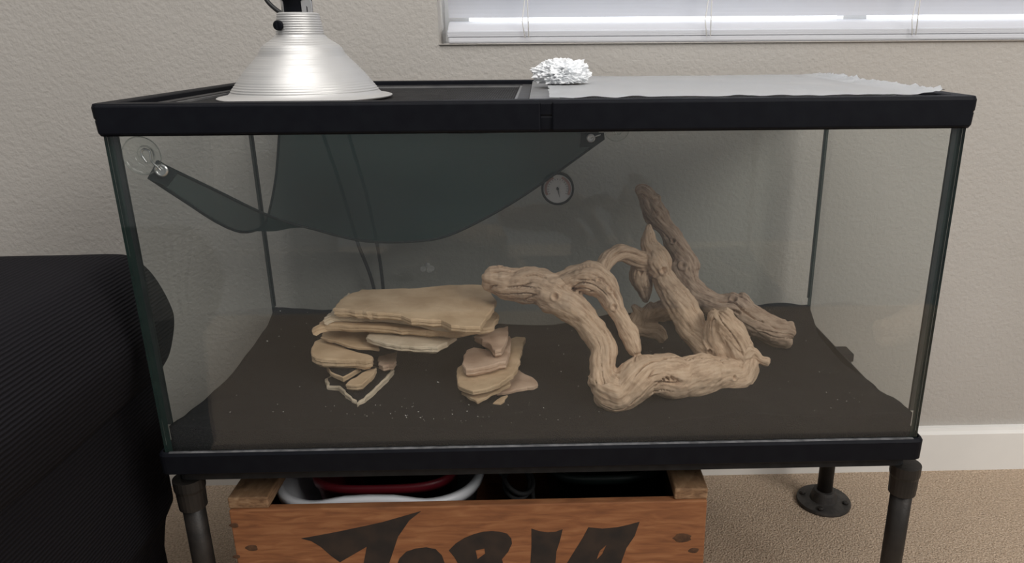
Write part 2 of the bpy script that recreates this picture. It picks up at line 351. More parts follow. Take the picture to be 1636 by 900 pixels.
# screen lids, sunk on the inner ledge of the rim
RZ = H-.0115
def lid(name, x0, x1, label):
    L0 = tag(empty(name, ((x0+x1)/2, D/2, H)), label, 'screen lid', 'screen lids on the terrarium rim')
    cx, hx = (x0+x1)/2, (x1-x0)/2; cy, hy = D/2, D/2-.0235
    a = rrect(hx, hy, .004, cx, cy, 2); b = rrect(hx-.014, hy-.014, .003, cx, cy, 2)
    bm = bmesh.new(); z0, z1 = RZ-.0005, RZ+.006
    loops(bm, [[(x, y, z0) for x, y in a], [(x, y, z1-.001) for x, y in a], [(x, y, z1) for x, y in rrect(hx-.001, hy-.001, .004, cx, cy, 2)], [(x, y, z1) for x, y in b], [(x, y, z0) for x, y in b]], close=True)
    under(L0, build('lid_frame', bm, M['screen']))
    a = rrect(hx-.0142, hy-.0142, .003, cx, cy, 2); b = rrect(hx-.0175, hy-.0175, .003, cx, cy, 2)
    bm = bmesh.new(); loops(bm, [[(x, y, RZ+.0005) for x, y in a], [(x, y, RZ+.0048) for x, y in a], [(x, y, RZ+.0048) for x, y in b], [(x, y, RZ+.0005) for x, y in b]], close=True)
    under(L0, build('spline_bead', bm, M['greyrail']))
    bm = bmesh.new(); n = int((2*hx-.03)/.0032); zz = RZ+.002
    for i in range(n+1):
        x = x0+.015+i*(2*hx-.03)/n; box(bm, x-.0004, x+.0004, .0385, D-.0385, zz-.0004, zz+.0004)
    n = int((D-.077)/.0032)
    for i in range(n+1):
        y = .0385+i*(D-.077)/n; box(bm, x0+.015, x1-.015, y-.0004, y+.0004, zz-.0003, zz+.0005)
    o = under(L0, build('wire_mesh', bm, M['screen'])); o['kind'] = 'stuff'
lid('screen_lid', -.438, -.0125, 'black framed wire mesh lid under the dome lamp')
lid('screen_lid', .0225, .438, 'black framed wire mesh lid mostly covered by foil')

# ------------------------------------------------------------------ black sand
def lerp_tab(tab, x):
    if x <= tab[0][0]: return tab[0][1]
    for (a, fa), (b, fb) in zip(tab, tab[1:]):
        if x <= b:
            t = (x-a)/(b-a); t = t*t*(3-2*t); return fa+(fb-fa)*t
    return tab[-1][1]
TF = [(-.448, .0605), (-.353, .053), (-.264, .0535), (-.174, .0535), (-.084, .045), (.098, .044), (.189, .058), (.235, .0655), (.30, .059), (.343, .056), (.448, .0605)]
TL = [(.012, .061), (.057, .054), (.11, .0474), (.192, .0423), (.267, .0488), (.338, .0565), (.393, .073)]
TR = [(.012, .0605), (.039, .0587), (.109, .046), (.238, .030), (.32, .0325), (.388, .063)]
TB = [(-.448, .072), (-.366, .067), (-.20, .045), (0, .033), (.139, .053), (.32, .058), (.40, .067), (.448, .0625)]
def sand_z(x, y):
    d = [(y-.0115)/.16, (.393-y)/.16, (x+.448)/.16, (.448-x)/.16]
    wv = [1/max(k, .004)**1.6 for k in d]; b = [lerp_tab(TF, x), lerp_tab(TB, x), lerp_tab(TL, y), lerp_tab(TR, y)]
    wi = 1.1; h = (sum(p*q for p, q in zip(wv, b))+wi*.042)/(sum(wv)+wi)
    edge = min(1, min(d)*4)
    return h+.0016*noise.noise((x*22, y*22, 3))*(.4+.6*edge)+.0008*noise.noise((x*70, y*70, 5))
bm = bmesh.new(); NX, NY = 180, 80
X0, X1, Y0, Y1 = -.4478, .4478, .0118, .3926
gv = [[bm.verts.new((X0+(X1-X0)*i/NX, Y0+(Y1-Y0)*j/NY, sand_z(X0+(X1-X0)*i/NX, Y0+(Y1-Y0)*j/NY))) for j in range(NY+1)] for i in range(NX+1)]
for i in range(NX):
    for j in range(NY): bm.faces.new((gv[i][j], gv[i+1][j], gv[i+1][j+1], gv[i][j+1]))
bd = [gv[i][0] for i in range(NX+1)]+[gv[NX][j] for j in range(1, NY+1)]+[gv[i][NY] for i in range(NX-1, -1, -1)]+[gv[0][j] for j in range(NY-1, 0, -1)]
lo = [bm.verts.new((v.co.x, v.co.y, .0112)) for v in bd]
for k in range(len(bd)): bm.faces.new((bd[k], lo[k], lo[(k+1) % len(bd)], bd[(k+1) % len(bd)]))
bm.faces.new(lo)
tag(build('black_sand', bm, M['sand'], None, True), 'black sand bed banked up against the terrarium glass', 'sand', kind='stuff')
bm = bmesh.new()
def fleck(x, y, s):
    z = sand_z(x, y)
    vs = [bm.verts.new((x+s*random.uniform(.4, 1)*math.cos(a+random.random()), y+s*random.uniform(.4, 1)*math.sin(a), z+random.uniform(0, .6)*s)) for a in (0, 1.6, 3.1, 4.7)]
    t = bm.verts.new((x, y, z+s*.9))
    for k in range(4): bm.faces.new((vs[k], vs[(k+1) % 4], t))
for k in range(130): fleck(random.uniform(-.43, .43), random.uniform(.02, .38), random.choice((.0006, .0007, .0009, .0012)))
for k in range(60): fleck(random.gauss(-.15, .09), random.gauss(.055, .02), random.choice((.0007, .0009, .0015)))
for u, v, s in ((448, 497, .0022), (427, 546, .0022), (446, 538, .0014), (648, 665, .0018), (672, 668, .0013), (700, 612, .0025), (763, 667, .0022), (1288, 545, .0013), (600, 648, .0012), (812, 648, .0014)):
    z = .05
    for _ in range(6): p = on_plane(u, v, Vector((0, 0, z)), Vector((0, 0, 1))); z = sand_z(min(.44, max(-.44, p.x)), min(.385, max(.015, p.y)))
    if .012 < p.y < .392: fleck(p.x, p.y, s)
tag(build('sand_flecks', bm, M['fleck']), 'pale flecks of debris scattered over the black sand', 'debris', kind='stuff')

# ------------------------------------------------------------------ flagstones
def slab(label, px, z0, t, matl, depth=0, sx=0, sy=0, seed=0, cover=False, x_ref=-.18, y_ref=.15, jit=.0016):
    """px: outline of the upper face (or its front edge, with depth) in the photo; the face lies on the plane z0+sx(x-x_ref)+sy(y-y_ref)"""
    rnd = random.Random(seed); n = Vector((-sx, -sy, 1)).normalized(); p0 = Vector((x_ref, y_ref, z0))
    P = [on_plane(470+a/3.75, 430+b/3.75, p0, n) for a, b in px]
    if depth:
        c = sum((p.x for p in P))/len(P)
        back = [Vector((c+(p.x-c)*rnd.uniform(.84, .93), p.y*.4+.6*min(q.y for q in P)+depth*rnd.uniform(.9, 1.05), 0)) for p in P][::-1]
        P = P+back
    Q = []
    for i in range(len(P)):
        a, b = P[i], P[(i+1) % len(P)]; k = max(1, int((a-b).length/.007))
        for j in range(k):
            q = a.lerp(b, j/k); q += Vector((rnd.uniform(-1, 1), rnd.uniform(-1, 1), 0))*(jit if j else jit*.4); Q.append(q)
    cx = sum(q.x for q in Q)/len(Q); cy = sum(q.y for q in Q)/len(Q); ext = max(.02, max((q-Vector((cx, cy, 0))).xy.length for q in Q))
    rows = []
    ph = rnd.uniform(0, 50)
    for f, ins in ((0, .0018), (.10, .0003), (.33, 0), (.42, .0012), (.68, .0005), (.80, .0022), (1, .0048)):
        row = []
        for q in Q:
            d = Vector((cx-q.x, cy-q.y, 0)); d = d.normalized()
            k = ins+.0016*abs(noise.noise((q.x*60+ph, q.y*60, f*6)))
            x, y = q.x+d.x*k, q.y+d.y*k
            zt = z0+sx*(x-x_ref)+sy*(y-y_ref)+.0010*noise.noise((x*45+ph, y*45, 0))
            row.append((x, y, zt-t*f*(1+.18*noise.noise((x*30, y*30, ph)))))
        rows.append(row)
    bm = bmesh.new(); loops(bm, rows, capa=True, capb=True)
    o = build('flagstone', bm, matl); tag(o, label, 'stone', 'flagstones stacked on the black sand')
    if cover:
        bm = bmesh.new(); rows = []
        for s, dz in ((.90, -.0004), (.88, .0010), (.70, .0016), (.35, .0018)):
            rows.append([(cx+(q.x-cx)*s, cy+(q.y-cy)*s, z0+sx*(cx+(q.x-cx)*s-x_ref)+sy*(cy+(q.y-cy)*s-y_ref)+dz) for q in Q])
        loops(bm, rows, capb=True); c = build('sand_cover', bm, M['sand'], o, True); c['label'] = 'black sand lying on the stone'
    return o
SX = -.098
slab('broad smooth tan flagstone topping the stack, driftwood end resting on it', [(232,238),(250,205),(290,170),(345,140),(400,122),(500,120),(620,115),(740,112),(830,104),(930,93),(1040,92),(1140,96),(1185,150),(1216,192),(1165,270),(1116,346),(1030,345),(940,336),(880,306),(790,303),(700,300),(640,275),(560,264),(400,250),(300,240)], .1495, .0115, M['stone'], sx=SX, sy=.02, seed=1)
slab('thin pale flagstone sliver right under the broad top stone', [(172,302),(215,282),(300,284),(480,294),(600,304),(740,322),(860,345),(960,352),(1080,345)], .1350, .0080, M['stone2'], .10, sx=SX, sy=.02, seed=2)
slab('long narrow tan flagstone, third from the top, spanning both piles', [(100,362),(130,346),(175,334),(300,336),(400,340),(520,346),(640,358),(750,366),(860,372),(960,372),(1080,362),(1195,346),(1232,275)], .1252, .0105, M['stone'], .105, sx=SX, sy=.02, seed=3)
slab('pale ledge flagstone bridging the dark hollow between the piles', [(425,408),(470,425),(545,445),(640,462),(760,468),(860,470),(920,440),(972,402)], .1112, .0100, M['stone2'], .09, sx=SX*.7, sy=.02, seed=4)
slab('tilted tan flagstone wedged over the thick block flagstone', [(156,406),(200,420),(270,438),(350,462),(430,472),(512,478),(500,440)], .1000, .0060, M['stone'], .075, sx=-.14, sy=.05, x_ref=-.24, seed=5)
slab('thick tan block flagstone with a broad sloping face in the pile away from the driftwood', [(96,515),(100,470),(120,430),(155,416),(240,445),(340,482),(478,524),(470,540),(430,548),(330,545),(250,543),(160,538)], .0925, .0155, M['stone'], sx=-.10, sy=.10, x_ref=-.25, seed=6)
slab('shaded brown flagstone behind the pile away from the driftwood', [(505,520),(560,505),(620,492),(614,550),(598,575),(530,580),(500,565)], .0720, .010, M['stone3'], sx=.0, sy=.1, seed=7)
slab('curved thin flagstone right below the thick block flagstone, sand on its top', [(192,588),(235,630),(292,650),(335,628),(405,588),(400,560),(250,560)], .0735, .0095, M['stone'], seed=8, cover=True)
slab('pointed thick flagstone chunk leaning out under the thick block flagstone', [(306,690),(335,662),(440,602),(495,588),(480,628),(440,665),(405,690),(372,694)], .0715, .010, M['stone'], seed=9)
slab('lowest flagstone under the thick block, its pale edges meeting in a point', [(180,655),(190,700),(262,705),(320,762),(378,815),(455,752),(520,690),(600,600),(480,580),(300,600)], .0560, .0100, M['stone2'], seed=10, cover=True)
slab('dark wedge flagstone tucked under the long stone at its driftwood end', [(1075,398),(1130,375),(1280,340),(1288,395),(1262,450),(1240,480),(1205,486),(1150,440)], .1022, .0120, M['stone3'], sx=-.05, seed=11)
slab('chunky tan flagstone second in the pile beside the driftwood', [(1012,515),(1030,482),(1070,468),(1180,492),(1220,505),(1262,470),(1292,396),(1304,425),(1284,530),(1270,555),(1170,580),(1080,602),(1030,600),(1010,580)], .0860, .0120, M['stone3'], sx=-.03, seed=12)
slab('wide tan flagstone third in the pile beside the driftwood with a corner pointing back', [(978,590),(1100,500),(1260,430),(1335,404),(1384,408),(1365,500),(1342,588),(1312,636),(1230,690),(1150,722),(1070,734),(985,700),(976,650)], .0690, .0090, M['stone'], seed=13)
slab('thin tan flagstone low in the pile beside the driftwood with a pointed front', [(1000,735),(1150,720),(1290,660),(1300,690),(1180,752),(1095,792),(1050,768)], .0570, .0055, M['stone'], seed=14)
slab('reddish flat flagstone sticking out sideways from the pile beside the driftwood', [(1200,735),(1260,650),(1345,602),(1450,660),(1462,690),(1440,705),(1330,724),(1210,742)], .0492, .0070, M['stone3'], seed=15)
slab('small buried flagstone tip at the foot of the pile beside the driftwood', [(1190,800),(1215,775),(1245,760),(1282,752),(1262,788),(1235,804)], .0465, .0090, M['stone'], seed=16)

# ------------------------------------------------------------------ driftwood
def driftwood(name, chains, label, matl, knots, seed):
    bm = bmesh.new(); samples = []
    for ch in chains:
        pts = [list(at(u, v, Y))+[r*((at(u, v, Y)-CAM).dot(FW))/FPX] for u, v, Y, r in ch]
        sp = spline(pts, 10); al = 0; ln = []
        for i, q in enumerate(sp):
            p = Vector(q[:3]); al += (p-Vector(sp[i-1][:3])).length if i else 0
            r = max(q[3], .0015)*1.12*(1+.22*noise.noise((al*38, seed, ln and 1 or 1)))
            wob = Vector((noise.noise((al*30, 1, seed)), noise.noise((al*30, 5, seed)), noise.noise((al*30, 9, seed))))*r*.16
            ln.append((p+wob, r)); 
        t0 = (ln[0][0]-ln[1][0]).normalized(); t1 = (ln[-1][0]-ln[-2][0]).normalized()
        full = [(ln[0][0]+t0*ln[0][1]*.35, ln[0][1]*.72)]+ln+[(ln[-1][0]+t1*ln[-1][1]*.35, ln[-1][1]*.72)]
        tube(bm, full, 18); al = 0; prev = None
        for i, (p, r) in enumerate(ln):
            t = (ln[min(i+1, len(ln)-1)][0]-ln[max(i-1, 0)][0]).normalized()
            s = t.orthogonal().normalized() if prev is None else (prev-t*prev.dot(t)).normalized(); prev = s
            al += (p-ln[i-1][0]).length if i else 0
            samples.append((p, t, s, t.cross(s), r, al+len(samples)*.0))
        samples[-1] = samples[-1]
    bmesh.ops.recalc_face_normals(bm, faces=bm.faces)
    me = bpy.data.meshes.new('tmp'); bm.to_mesh(me); bm.free(); o = bpy.data.objects.new('tmp', me); COL.objects.link(o)
    md = o.modifiers.new('r', 'REMESH'); md.mode = 'VOXEL'; md.voxel_size = .0012
    sm = o.modifiers.new('s', 'SMOOTH'); sm.iterations = 4; sm.factor = .5
    dg = bpy.context.evaluated_depsgraph_get(); dg.update(); me2 = bpy.data.meshes.new_from_object(o.evaluated_get(dg)); bpy.data.objects.remove(o); me2.name = name
    kd = kdtree.KDTree(len(samples))
    for i, s in enumerate(samples): kd.insert(s[0], i)
    kd.balance()
    tree = bvhtree.BVHTree.FromPolygons([v.co.copy() for v in me2.vertices], [tuple(p.vertices) for p in me2.polygons])
    K = []
    for u, v, rr in knots:
        hit = tree.ray_cast(CAM, ray(u, v).normalized())
        if hit[0] is not None: K.append((hit[0], rr))
    g = []; newco = []
    for v in me2.vertices:
        best = min(kd.find_n(v.co, 4), key=lambda h: h[2]-samples[h[1]][4]*.6); p, t, s, b, r, al = samples[best[1]]
        d = v.co-p; a = math.atan2(d.dot(b), d.dot(s)) + 9*al; al += d.dot(t)
        fr = .55+r*34
        gv_ = Vector((math.cos(a)*fr, math.sin(a)*fr, al*11+seed)); g += [gv_.x, gv_.y, gv_.z]
        rid = noise.noise(gv_*1.0); rid2 = noise.noise(gv_*2.3+Vector((7, 0, 0)))
        dis = .0040*(abs(rid)-.25)+.0011*(abs(rid2)-.2)
        crack = noise.noise(Vector((gv_.x*1.5+3, gv_.y*1.5, gv_.z*.75))); msk = noise.noise(Vector((gv_.x*.8, gv_.y*.8+5, gv_.z*.9)))
        if abs(crack) < .06 and msk > -.12: dis -= .0070*(1-abs(crack)/.06)*min(1, (msk+.12)*6)
        dis *= min(1, r/.012)
        dis += .0022*noise.noise(v.co*60)+.0009*noise.noise(v.co*170)
        for kp, kr in K:
            q = (v.co-kp).length
            if q < kr*1.9: dis += -kr*1.1*math.exp(-(q/kr)**2*1.6) + .0018*math.exp(-((q-kr*1.4)/(kr*.4))**2)
        newco.append(v.co+v.normal*dis)
    for v, c in zip(me2.vertices, newco): v.co = c
    at_ = me2.attributes.new('grain', 'FLOAT_VECTOR', 'POINT'); at_.data.foreach_set('vector', g)
    return tag(link(name, me2, matl, None, True), label, 'driftwood')
driftwood('driftwood', [
    [(783,446,.205,20),(800,449,.20,23),(825,455,.195,24),(870,463,.18,26),(900,476,.165,25),(928,507,.145,19),(952,536,.125,18),(965,560,.105,18),(964,586,.092,17),(965,612,.084,25)],
    [(885,458,.178,17),(915,446,.175,19),(944,447,.168,23),(970,466,.156,18),(987,495,.14,12),(999,523,.125,12),(1010,547,.112,13),(1016,563,.105,9)],
    [(962,614,.084,24),(972,620,.080,32),(990,622,.080,30),(1014,608,.085,29),(1036,600,.09,27),(1076,599,.095,31),(1115,602,.105,29),(1154,601,.115,24),(1184,597,.122,21),(1199,580,.13,15)],
    [(1152,508,.150,22),(1168,536,.145,22),(1180,566,.138,21),(1188,590,.128,17)],
    [(1150,506,.150,18),(1142,535,.150,17),(1160,575,.14,16),(1172,592,.13,16)],
    [(1190,570,.135,13),(1203,563,.135,9),(1214,574,.132,6),(1226,579,.13,7)],
    [(1053,424,.225,16),(1066,455,.215,17),(1090,495,.195,21),(1110,527,.18,20),(1130,555,.16,20),(1146,575,.145,15)],
    [(1036,360,.245,4),(1037,372,.243,9),(1038,390,.238,12),(1047,412,.23,18),(1055,432,.222,17)],
    [(1050,418,.23,14),(1024,414,.228,13),(996,405,.222,12),(973,413,.21,11),(960,436,.19,10),(952,450,.172,9)],
    [(1040,418,.235,18),(1024,434,.236,17),(1028,460,.236,11),(1033,482,.236,4)],
    [(1012,488,.25,4),(1020,500,.25,9),(1014,517,.25,12),(1036,527,.245,11),(1050,530,.242,11),(1060,542,.24,8)],
    [(1022,510,.25,11),(1050,498,.245,14),(1080,494,.22,16)],
    [(1040,484,.248,3),(1030,500,.248,7),(1024,514,.248,10)],
], 'pale gnarled driftwood root, its thick arm resting on the flagstones', M['drift'], [(887,474,.0038),(1134,562,.0032),(981,491,.0036),(975,462,.0036),(1174,604,.0030),(1060,432,.0045),(800,428,.0025),(957,447,.003)], 3.3)
driftwood('driftwood', [
    [(1020,309,.345,9),(1027,307,.345,11),(1037,319,.342,14),(1046,341,.338,16),(1062,363,.333,13),(1078,388,.326,15),(1092,416,.318,20),(1094,440,.31,20),(1110,466,.30,17),(1141,487,.288,17),(1171,494,.28,22),(1197,511,.275,21),(1232,528,.27,20),(1258,538,.268,20)],
    [(1180,480,.285,14),(1205,500,.278,10),(1232,512,.272,8),(1252,518,.27,7)],
    [(1170,500,.28,14),(1190,524,.272,9),(1198,536,.268,6)],
    [(1046,318,.342,9),(1054,318,.340,5)],
], 'brown driftwood branch leaning upright near the back pane with its root end on the sand', M['drift2'], [(1048,342,.0040),(1075,385,.0034),(1091,424,.0050),(1172,478,.0045)], 8.1)

# ------------------------------------------------------------------ hammock with suction cups
HM = tag(empty('reptile_hammock', (-.2, .25, .25)), 'dark green mesh reptile hammock slung in the terrarium corner', 'hammock')
AB = [(250,259,.032),(340,302,.09),(430,345,.15),(500,366,.19),(580,385,.23),(660,386,.26),(720,375,.29),(800,335,.33),(870,290,.36),(964,222,.386)]
AC = [(238,284,.032),(300,325,.08),(350,357,.14),(388,371,.20),(420,362,.27),(431,335,.31),(441,280,.340),(446,215,.360),(449,180,.372)]
CB = [(449,180,.372),(550,198,.382),(650,207,.388),(750,212,.388),(850,207,.388),(952,203,.388)]
def samp(P, t, n=12):
    S = spline([list(at(*p)) for p in P], n); k = t*(len(S)-1); i = min(int(k), len(S)-2); f = k-i
    return Vector([a+(b-a)*f for a, b in zip(S[i], S[i+1])])
bm = bmesh.new(); NS, NTT = 72, 26; G = []
for i in range(NS+1):
    s = i/NS; a = samp(AB, s); b = samp(AC, s/.42) if s <= .42 else samp(CB, (s-.42)/.58); row = []
    for j in range(NTT+1):
        t = j/NTT; p = a.lerp(b, t)
        sag = .020*max(0, 1-abs(s-.30)/.22)+.014*max(0, 1-abs(s-.55)/.40)
        p = p+Vector((0, 0, -4*t*(1-t)*sag)) + Vector((0, .0035*noise.noise((p.x*14, p.z*14, 2)), .003*noise.noise((p.x*20, p.y*20, 9))))*min(1, 6*t*(1-t))
        row.append(bm.verts.new(p))
    G.append(row)
for i in range(NS):
    for j in range(NTT): bm.faces.new((G[i][j], G[i+1][j], G[i+1][j+1], G[i][j+1]))
edgeA = [Vector(G[i][0].co) for i in range(NS+1)]; edgeB = [Vector(G[i][NTT].co) for i in range(NS+1)]
hs = under(HM, build('mesh_sheet', bm, M['hammock'], None, True))
for E_ in (edgeA, edgeB):
    bm = bmesh.new(); tube(bm, [(p, .0019) for p in E_], 8); h = under(HM, build('hem', bm, M['hem'], None, True))
# reinforced corner with eyelet, at both ends
def eyelet(u, v, Y, r):
    p = at(u, v, Y); bm = bmesh.new()
    prof = [(r*.55, .0006), (r*.62, .0022), (r*.85, .0022), (r, .0004)]; lathe(bm, prof, p, 24, axis='y'); lathe(bm, [(r*.55, .0006), (r*.0005, .0005)], p, 24, axis='y')
    o = under(HM, build('eyelet', bm, M['steel'], None, True)); o['label'] = 'pale metal eyelet'; return p
pA = eyelet(258, 272, .0275, .0075); pB = eyelet(944, 221, .377, .0068)
bm = bmesh.new()
q = [at(*k) for k in ((252,256,.0305),(284,276,.033),(268,298,.033),(236,285,.0305))]
loops(bm, [[p+Vector((0, d, 0)) for p in q] for d in (-.0012, .0012)], capa=True, capb=True)
c_ = under(HM, build('corner_patch', bm, M['hem'])); c_['label'] = 'black stitched corner reinforcement'
bm = bmesh.new()
q = [at(*k) for k in ((928,212,.3812),(965,212,.3812),(966,223,.3812),(950,234,.3812),(926,236,.3800))]
loops(bm, [[p+Vector((0, d, 0)) for p in q] for d in (-.001, .001)], capa=True, capb=True)
c_ = under(HM, build('corner_patch', bm, M['hem'])); c_['label'] = 'black stitched corner reinforcement'
def cup(p, face, label, to=None):
    """suction cup pressed on a pane; face=+1: pane lies at -y side (front pane)"""
    S = tag(empty('suction_cup', p), label, 'suction cup', 'clear suction cups holding the hammock')
    bm = bmesh.new(); lathe(bm, [(.0200, 0), (.0202, .0010), (.0165, .0026), (.011, .0050), (.0085, .0075), (.0080, .0120), (.0055, .0135), (.0002, .0135)], (0, 0, 0), 40, axis='y')
    if face > 0:
        for v in bm.verts: v.co.y *= -1
    d = build('cup_disc', bm, M['clear'], S, True)
    bm = bmesh.new(); lathe(bm, [(.0200, .0002), (.0207, .0010), (.0200, .0020), (.0194, .0010), (.0200, .0002)], (0, 0, 0), 40, axis='y')
    lathe(bm, [(.0092, .0098), (.0098, .0105), (.0092, .0115), (.0088, .0105), (.0092, .0098)], (0, 0, 0), 28, axis='y')
    if face > 0:
        for v in bm.verts: v.co.y *= -1
    build('cup_rim', bm, M['clear'], S, True)
    if to is not None:
        t = Vector(to)-Vector(p); y = face*.0105
        wire('hook', [(-.001, y, -.0085), (-.0045, y, -.002), (-.0045, y, .003), (-.001, y, .0055), (.004, y, .003), (t.x*.4, y*1.05, t.z*.4), (t.x*.8, t.y*.7+y*.2, t.z*.8), (t.x, t.y-.002, t.z)], .0011, M['steel'], S)
    return S
cup((-.4226, .0114, .3820), 1, 'clear round suction cup with a wire hook on the front pane', pA)
cup(at(985, 205, .3930), -1, 'clear suction cup on the back pane above the dial thermometer', pB)
cup((at(449, 178, .393).x, .3930, .3780), -1, 'clear suction cup in the back corner under the rim', None)

# ------------------------------------------------------------------ dial thermometer on the back pane
gp = at(891, 302, .3805)
TH = tag(empty('dial_thermometer', gp), 'small round white dial thermometer with dark bezel on the back pane', 'thermometer')
GR = .0262
bm = bmesh.new(); lathe(bm, [(GR*.9, -.0125), (GR, -.0115), (GR*1.0, .0005), (GR*.97, .0025), (GR*.90, .0025), (GR*.87, .0005), (GR*.87, -.001)], (0, 0, 0), 48, axis='y'); build('bezel', bm, M['blackmat'], TH, True)
bm = bmesh.new(); lathe(bm, [(.0002, -.0008), (GR*.88, -.0010)], (0, 0, 0), 48, axis='y'); build('dial_face', bm, M['dialwhite'], TH)
bm = bmesh.new()
def arc(bm, r0, r1, a0, a1, y, n=24):
    R_ = [(r, math.radians(a0+(a1-a0)*i/n)) for r in (r0, r1) for i in range(n+1)]
    vs = [bm.verts.new((r*math.sin(a), y, r*math.cos(a))) for r, a in R_]
    for i in range(n): bm.faces.new((vs[i], vs[i+1], vs[n+2+i], vs[n+1+i]))
arc(bm, GR*.66, GR*.80, -120, -20, -.0004); arc(bm, GR*.66, GR*.80, 20, 120, -.0004); build('colour_band', bm, M['dialred'], TH)
bm = bmesh.new()
for k in range(17):
    a = math.radians(-120+k*15); c, s = math.cos(a), math.sin(a); w_ = .0003
    vs = [bm.verts.new((r*s+q*c, -.0006, r*c-q*s)) for r, q in ((GR*.54, -w_), (GR*.54, w_), (GR*.64, w_), (GR*.64, -w_))]; bm.faces.new(vs)
build('scale_marks', bm, M['dialink'], TH)
bm = bmesh.new(); a = math.radians(168); c, s = math.cos(a), math.sin(a)
vs = [bm.verts.new((r*s+q*c, -.0012, r*c-q*s)) for r, q in ((-GR*.12, -.0012), (-GR*.12, .0012), (GR*.52, .0002), (GR*.52, -.0002))]; bm.faces.new(vs)
lathe(bm, [(.0022, .0010), (.0018, .0022), (.0002, .0022)], (0, 0, 0), 16, axis='y'); build('needle', bm, M['dialink'], TH)

# ------------------------------------------------------------------ dome heat lamp
lc = at(490, 148, .165); LX, LY, LZ = lc.x, .165, RZ+.0052
DL = tag(empty('dome_lamp', (LX, LY, LZ)), 'ribbed aluminium dome heat lamp standing on the mesh lid', 'lamp')
k = .000728; kz = k*.895
base = [(141, 0), (142, 2), (138, 3.5), (128, 5), (121, 10), (117, 17), (110, 27), (99, 43), (86, 59), (72, 75), (63, 91), (52, 100), (43, 107), (39, 112)]
prof = []
sp = spline([list(p) for p in base], 9)
for i, (r, h) in enumerate(sp):
    rib = .55*math.sin(h*2*PI/4.2) if 10 < h < 108 else 0
    prof.append(((r+rib)*k, h*kz))
bm = bmesh.new(); lathe(bm, prof+[(p[0]-.0010, p[1]-.0006) for p in prof[::-1]], (0, 0, 0), 96); build('dome_shade', bm, M['alu'], DL, True)
bm = bmesh.new(); nk = []
for i in range(41):
    t = i/40; h = 112+t*37; r = 38.5-5*t+.4*math.sin(h*2*PI/4.2); nk.append((r*k, h*kz))
lathe(bm, nk+[(30*k, 150.5*kz), (26*k, 151*kz)], (0, 0, 0), 64); build('neck', bm, M['alu'], DL, True)
bm = bmesh.new(); lathe(bm, [(23*k, 146*kz), (24*k, 150*kz), (24*k, 176*kz), (30*k, 178*kz), (30*k, 186*kz), (24*k, 190*kz), (23*k, 215*kz), (14*k, 220*kz), (.0004, 220*kz)], (0, 0, 0), 40); build('socket', bm, M['black'], DL, True)
for a0 in (math.radians(205), math.radians(325), math.radians(85)):
    bm = bmesh.new(); rows = []
    for r in (24.6*k, 26.2*k):
        rows.append([(r*math.cos(a0+da), r*math.sin(a0+da), h*kz) for da, h in ((-.42, 151), (.42, 151), (.42, 169), (.25, 174), (-.25, 174), (-.42, 169))])
    loops(bm, rows, capa=True, capb=True); build('socket_clip', bm, M['steel'], DL)
bm = bmesh.new(); lathe(bm, [(.0058, -.004), (.0058, .0005), (.0045, .0020), (.0002, .0024)], (-.0170, -.0255, 128*kz), 18, axis='y'); box(bm, -.0180, -.0160, -.0315, -.0270, 128*kz-.005, 128*kz+.005, .0004)
build('thumb_screw', bm, M['black'], DL)
wire('power_cord', [(-.0215, .012, 148*kz), (-.031, .014, 158*kz), (-.040, .016, 172*kz), (-.045, .020, 190*kz), (-.040, .024, 212*kz), (-.02, .024, 226*kz), (0, .012, 226*kz), (0, 0, 219*kz)], .0028, M['rubber'], DL)
bm = bmesh.new(); lathe(bm, [(.0002, 30*kz), (.022, 36*kz), (.034, 58*kz), (.030, 82*kz), (.014, 112*kz), (.0132, 146*kz)], (0, 0, 0), 32); b_ = build('heat_bulb', bm, M['dialwhite'], DL, True)

# ------------------------------------------------------------------ foil sheet on the right lid
FO = tag(empty('foil_sheet', (.23, D/2, H+.006)), 'sheet of aluminium foil with a crumpled edge covering one mesh lid', 'foil')
bm = bmesh.new(); NX, NY = 130, 70; gv = []
for i in range(NX+1):
    row = []
    for j in range(NY+1):
        a, b = i/NX, j/NY
        x = .010+.421*a+.004*noise.noise((b*9, 1, 2))*(a > .5)+.003*noise.noise((b*13, 4, 2)); y = .014+.378*b+.004*noise.noise((a*16, 7, 1))*(1-b)
        z = H+.0022+.0022*b*b
        e = max(0, (a-.93)/.07); z += e*(.002+.006*abs(noise.noise((x*70, y*55, 1)))+.004*abs(noise.noise((x*160, y*140, 4)))); 
        f = max(0, (.06-b)/.06); z += f*.0014*noise.noise((x*45, 2, 5)) - f*f*.0006
        z += .0007*noise.noise((x*18, y*18, 7))+.0005*abs(noise.noise((x*60, y*60, 3)))
        row.append(bm.verts.new((x, y, z)))
    gv.append(row)
for i in range(NX):
    for j in range(NY): bm.faces.new((gv[i][j], gv[i+1][j], gv[i+1][j+1], gv[i][j+1]))
bmesh.ops.solidify(bm, geom=list(bm.faces), thickness=.0003)
under(FO, build('foil_flat', bm, M['foil'], None, True))
bm = bmesh.new(); bmesh.ops.create_icosphere(bm, subdivisions=5, radius=1)
for v in bm.verts:
    n_ = v.co.normalized(); d = 1+.30*abs(noise.noise(n_*3.2))-.30*abs(noise.noise(n_*6.5+Vector((3, 1, 0))))+.18*noise.noise(n_*12)
    v.co = Vector((n_.x*.036*d, n_.y*.030*d, max(-.012, n_.z*.018*d)))+Vector((.028, .225, H+.0165))
c_ = under(FO, build('crumpled_end', bm, M['foil'])); c_['label'] = 'bunched up crumpled foil end near the centre brace'

